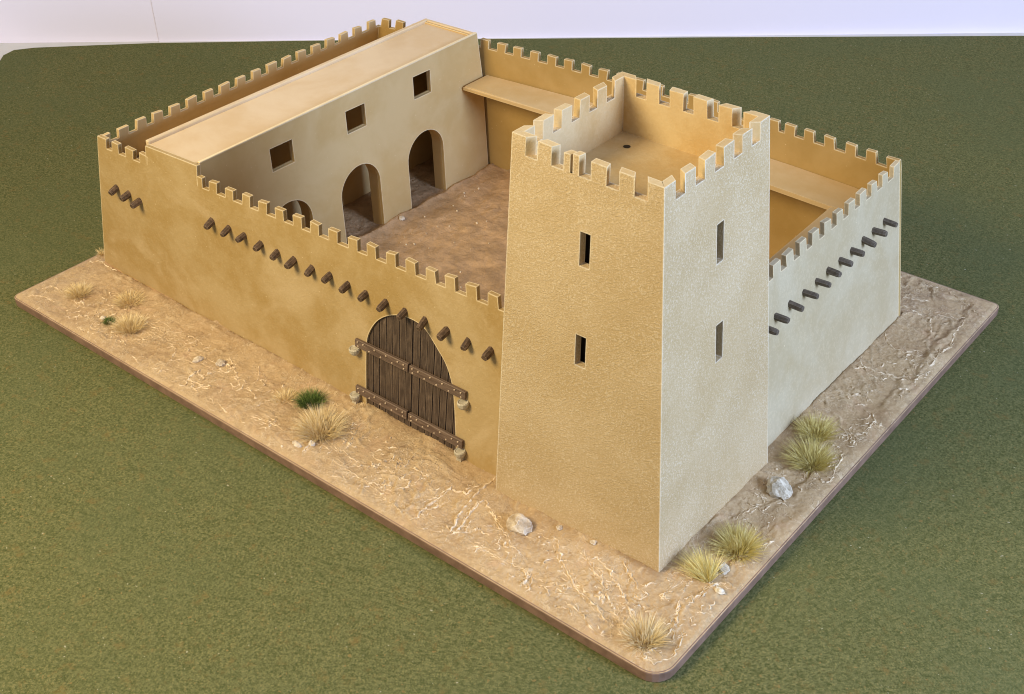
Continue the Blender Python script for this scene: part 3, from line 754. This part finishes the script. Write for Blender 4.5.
for k, (F, L, ms) in enumerate(tm):
    for i, (a, b_) in enumerate(ms):
        if i == 5: continue
        bm = bmesh.new()
        if i == 0:           # corner merlon: an L of two arms
            block(bm, F, 0, b_, TC, TH, 0, TTk, inner=1)
            Fp, Lp, mp_ = tm[(k - 1) % 4]
            block(bm, Fp, mp_[5][0], Lp, TC, TH, 0, TTk, inner=1)
            bmesh.ops.remove_doubles(bm, verts=bm.verts, dist=.0006)
            # drop the inner mitre faces
            seen = {}
            for f in bm.faces: seen.setdefault(frozenset(f.verts), []).append(f)
            dead = [f for v in seen.values() if len(v) > 1 for f in v]
            if dead: bmesh.ops.delete(bm, geom=dead, context='FACES_ONLY')
        elif k == 0 and i == 2:   # the chipped one: a thin post beside a pointed stub
            block(bm, F, a, a + .042, TC, TH - .006, 0, TTk, inner=1)
            block(bm, F, a + .058, b_ + .004, TC, TH + .004, 0, TTk, inner=1)
        else:
            block(bm, F, a, b_, TC, TH, 0, TTk, wob=.0035, inner=1)
        obj('merlon', bm, [M['tower'], M['tower_in']], tw)
bm = bmesh.new()
ZF = 2.03
fl = [tuple(side(k)[0](0, ZF, TTk - .004)) for k in range(4)]
slab(bm, [(x, y) for x, y, z in fl], ZF - .03, ZF, 0)
flo = obj('tower_floor', bm, M['tower_in'], tw)
bm = bmesh.new()      # added dark box, its colour stands in for shade inside the slits
lo = [bm.verts.new(side(k)[0](0, .02, .10)) for k in range(4)]; hi = [bm.verts.new(side(k)[0](0, ZF - .04, .10)) for k in range(4)]
for i in range(4): bm.faces.new([lo[i], lo[(i + 1) % 4], hi[(i + 1) % 4], hi[i]])
bm.faces.new(lo[::-1]); bm.faces.new(hi)
obj('slit_shade_box', bm, M['hole_shade'], tw)
bm = bmesh.new()
HX, HY = -1.345, 1.500
bmesh.ops.create_circle(bm, cap_ends=True, segments=16, radius=.021)  # flat disc on the floor, the hole's shade put into its dark colour
bmesh.ops.translate(bm, verts=bm.verts, vec=(HX, HY, ZF + .002))
obj('peg_hole_shade', bm, M['hole_shade'], flo)
# ------------------------------------------------------------------ tufts
def tuft(name, x, y, rad, h, n, mat, label, group=None, lean=(0, 0), splay=1.0, wid=.0019):
    z0 = hgt(x, y)
    splay *= 1.25; rad *= 1.15
    bm = bmesh.new(); sh = bm.faces.layers.float.new('shade')
    for k in range(int(n * 2.1)):
        a = random.uniform(0, 2 * math.pi); q = random.random() ** .5
        bx, by = x + rad * .45 * q * math.cos(a), y + rad * .45 * q * math.sin(a)
        out = q * splay + random.gauss(0, .42)
        d = Vector((math.cos(a) * out + lean[0] + random.gauss(0, .12), math.sin(a) * out + lean[1] + random.gauss(0, .12), 1.0)).normalized()
        L = h * random.uniform(.45, 1.1)
        ang = random.uniform(0, math.pi); w = Vector((math.cos(ang), math.sin(ang), 0)) * wid * random.uniform(.6, 1.2)
        base = Vector((bx, by, z0 - .004))
        mid = base + d * L * .55; tip = base + d * L + Vector((d.x, d.y, -.4)) * L * .18
        v = [bm.verts.new(base - w), bm.verts.new(base + w), bm.verts.new(mid + w * .7), bm.verts.new(mid - w * .7), bm.verts.new(tip)]
        s = random.random()
        for f in (bm.faces.new(v[:4]), bm.faces.new([v[3], v[2], v[4]])): f[sh] = s
    o = obj(name, bm, M[mat], None, (x, y, z0))
    return tag(o, label, 'grass tuft', group)
G = 'grass tufts glued to the base board'
tuft('grass_tuft', -5.60, .335, .13, .085, 420, 'straw', 'pale straw tuft nearest the left corner of the base board', G, splay=1.1)
tuft('grass_tuft', -5.18, .50, .17, .07, 420, 'straw', 'low flat straw tuft against the left end of the gate wall', G, (.15, 0), 1.4)
tuft('grass_tuft', -4.88, .285, .15, .11, 460, 'straw', 'upright straw tuft right beside the small dark green tuft', G, (.05, 0), 1.0)
tuft('grass_tuft', -5.06, .235, .055, .05, 160, 'green', 'tiny dark green tuft among straw tufts at the left end', G)
tuft('grass_tuft', -3.15, .485, .115, .10, 500, 'green', 'bright green bushy tuft left of the gate', G, (0, 0), 1.0)
tuft('grass_tuft', -3.345, .42, .12, .055, 300, 'straw', 'flattened ochre tuft on the left of the bright green one', G, (-.5, 0), 1.3)
tuft('grass_tuft', -2.88, .325, .19, .15, 800, 'straw', 'large fluffy straw tuft in front of the left gate hinge', G, (0, .05), 1.1)
tuft('grass_tuft', -.215, .17, .12, .13, 520, 'straw', 'straw tuft at the near corner of the base board', G, (0, 0), .8)
tuft('grass_tuft', -.20, .745, .07, .18, 260, 'yellow', 'spiky yellow-green tuft leaning towards the foot of the tower', G, (-.9, .3), .8)
tuft('grass_tuft', -.185, 1.055, .15, .14, 760, 'yellow', 'round yellow-green tuft beside the small ring-like stone', G, (-.1, 0), 1.0)
tuft('grass_tuft', -.225, 1.985, .15, .15, 700, 'yellow', 'yellow-green tuft right behind the white rock on the right strip', G, (-.25, 0), 1.1)
tuft('grass_tuft', -.33, 2.235, .14, .13, 560, 'yellow', 'yellow-green tuft farthest back, close to the right wall', G, (-.1, .1), 1.0)
tuft('grass_tuft', -5.93, .80, .05, .06, 90, 'straw', 'thin wisp of straw behind the left corner of the gate wall', G)

# ------------------------------------------------------------------ stones
def stone(x, y, rx, ry, rz, mat, label, seed, name='rock', sink=.3):
    rs = random.Random(seed); bm = bmesh.new()
    bmesh.ops.create_icosphere(bm, subdivisions=3, radius=1)
    pl = [(Vector((rs.uniform(-1, 1), rs.uniform(-1, 1), rs.uniform(-.3, 1))).normalized(), rs.uniform(.62, .9)) for _ in range(9)]
    z0 = hgt(x, y)
    for v in bm.verts:
        for n_, d in pl:
            t = v.co.dot(n_)
            if t > d: v.co -= n_ * (t - d) * .9
        nz = .07 * math.sin(v.co.x * 9 + seed) * math.sin(v.co.y * 8 + seed) + .05 * math.sin(v.co.z * 14 + v.co.x * 11 + seed) + rs.uniform(-.035, .035)
        v.co *= 1 + nz
        v.co = Vector((x + v.co.x * rx, y + v.co.y * ry, z0 + (v.co.z + 1 - sink * 2) * rz * .8))
    return tag(obj(name, bm, mat, None, (x, y, z0)), label, 'rock', 'painted stones on the base board')
stone(-1.285, .415, .085, .07, .075, M['stone'], 'rounded cream stone in front of the left foot of the tower', 3)
stone(-.245, 1.625, .085, .075, .09, M['stone_grey'], 'white faceted rock on the right strip, below the yellow-green tufts', 5)
stone(-.170, .862, .042, .042, .035, M['stone_grey'], 'small grey stone between two yellow-green tufts near the tower', 9)
stone(-3.99, .405, .042, .036, .036, M['stone'], 'small pale pitted stone on the left part of the strip before the gate wall', 12)
stone(-2.82, .185, .026, .024, .032, M['stone'], 'little white pebble below the large straw tuft', 14)
stone(-2.89, .125, .045, .022, .020, M['stone'], 'low white rubble lump on the board edge below the large straw tuft', 15)
stone(-5.14, .235, .026, .022, .02, M['stone'], 'small white pebble just left of the tiny green tuft', 16)
stone(-4.16, .34, .03, .045, .022, M['stone'], 'broken pale rubble lump left of the small pitted stone', 18)
stone(-4.345, 2.62, .03, .03, .025, M['stone'], 'pale pebble at the foot of the pillar between the two right arches', 19)
stone(-1.085, .545, .022, .02, .018, M['stone'], 'tiny cream pebble touching the left half of the tower foot', 20)
stone(-.850, .562, .022, .02, .018, M['stone'], 'tiny cream pebble touching the right half of the tower front foot', 21)
stone(-.085, .70, .03, .022, .02, M['stone_grey'], 'tiny pale pebble on the right edge of the board near the corner', 22)
bm = bmesh.new()
for k in range(110):
    while True:
        x, y = random.uniform(-5.95, -.03), random.uniform(.03, 4.35)
        if not (-5.83 < x < -.4 and .55 < y < 3.95) and min(x + 6, -x, y, 4.43 - y) > .035: break
    if fbm(np.array([x]), np.array([y]), 2.4, 151, 2)[0] < -.05: continue
    s = random.uniform(.004, .011)
    g = bmesh.ops.create_icosphere(bm, subdivisions=1, radius=s)
    z = hgt(x, y)
    for v in g['verts']: v.co = v.co * random.uniform(.8, 1.25) + Vector((x, y, z + s * .3))
for k in range(90):
    x, y = random.uniform(-4.3, -1.7), random.uniform(1.2, 3.5); s = random.uniform(.004, .011)
    g = bmesh.ops.create_icosphere(bm, subdivisions=1, radius=s)
    for v in g['verts']: v.co = v.co * random.uniform(.8, 1.25) + Vector((x, y, hgt(x, y) + s * .3))
tag(obj('grit', bm, M['ridge']), 'scattered pale grit on the sandy base board', 'grit', None, 'stuff')

# ------------------------------------------------------------------ table, cloth and backdrop
edge = [(-10.46, 2.63), (-10.63, 2.79), (-10.67, 2.95), (-10.54, 3.13), (-10.18, 3.45), (-9.56, 4.00), (-8.25, 5.03), (-6.49, 6.37), (-4.71, 7.71), (-1.89, 9.80), (1.6, 11.95)]
poly = edge + [(9, 10), (9, -9), (-11, -9), (-12.2, 1.0)]
bm = bmesh.new(); slab(bm, poly, -.102, -.090, .004)
o = tag(obj('felt_cloth', bm, M['felt']), 'green felt cloth spread under the fort', 'cloth', None, 'structure')
bm = bmesh.new(); box(bm, -14, 12, -10, 13, -.30, -.1035)
tag(obj('tabletop', bm, M['table']), 'white tabletop under the green cloth', 'table', None, 'structure')
WA = Vector((-10.98, 3.00, 0)); wd = Vector((1, .765, 0)).normalized(); wn = Vector((-wd.y, wd.x, 0))
def wallpanel(a, b_, z0=-.103, z1=4.5, th=.05, off=0.0):
    bm = bmesh.new()
    P = [WA + wd * a + wn * off, WA + wd * b_ + wn * off, WA + wd * b_ + wn * (off + th), WA + wd * a + wn * (off + th)]
    slab(bm, [(q.x, q.y) for q in P], z0, z1, 0)
    return bm
J = 1.80
tag(obj('wall', wallpanel(-5, J - .006, off=.012), M['white']), 'white backdrop panel at the left behind the cloth', 'wall', None, 'structure')
tag(obj('wall', wallpanel(J, 22), M['white']), 'wide white backdrop panel behind the cloth', 'wall', None, 'structure')

# ------------------------------------------------------------------ light
def area(name, loc, target, power, size, color):
    l = bpy.data.lights.new(name, 'AREA'); l.shape = 'DISK'; l.size = size; l.energy = power; l.color = color
    o = bpy.data.objects.new(name, l); col.objects.link(o); o.location = loc
    o.rotation_euler = (Vector(target) - Vector(loc)).to_track_quat('-Z', 'Y').to_euler()
    return o
kd = Vector((.32, 1.05, -.95)).normalized()
area('warm_room_lamp', Vector((-2.5, 1.8, .5)) - kd * 10.5, (-2.5, 1.8, .5), 1130, 4.0, (1.0, .80, .46))
area('window_light', (10.6, 2.2, 5.4), (-1.5, 2, .5), 2250, 4.5, (.51, .66, .98))
w = bpy.data.worlds.new('World'); scene.world = w; w.use_nodes = True
bgn = w.node_tree.nodes['Background']; bgn.inputs[0].default_value = (.76, .80, .94, 1); bgn.inputs[1].default_value = .44

# ------------------------------------------------------------------ camera
cd = bpy.data.cameras.new('camera'); cam = bpy.data.objects.new('camera', cd); col.objects.link(cam)
cd.sensor_width = 36; cd.lens = 44.03; cd.clip_start = .05; cd.clip_end = 200
cam.location = (2.235, -3.693, 5.136)
cam.rotation_euler = (Matrix.Rotation(R(40.668), 3, 'Z') @ Matrix.Rotation(R(54.739), 3, 'X') @ Matrix.Rotation(R(-1.829), 3, 'Z')).to_euler()
scene.camera = cam
scene.cycles.pixel_filter_type = 'BLACKMAN_HARRIS'; scene.cycles.filter_width = 1.05
vs = scene.view_settings; vs.view_transform = 'Standard'; vs.look = 'None'; vs.exposure = 0; vs.gamma = 1; vs.use_curve_mapping = False
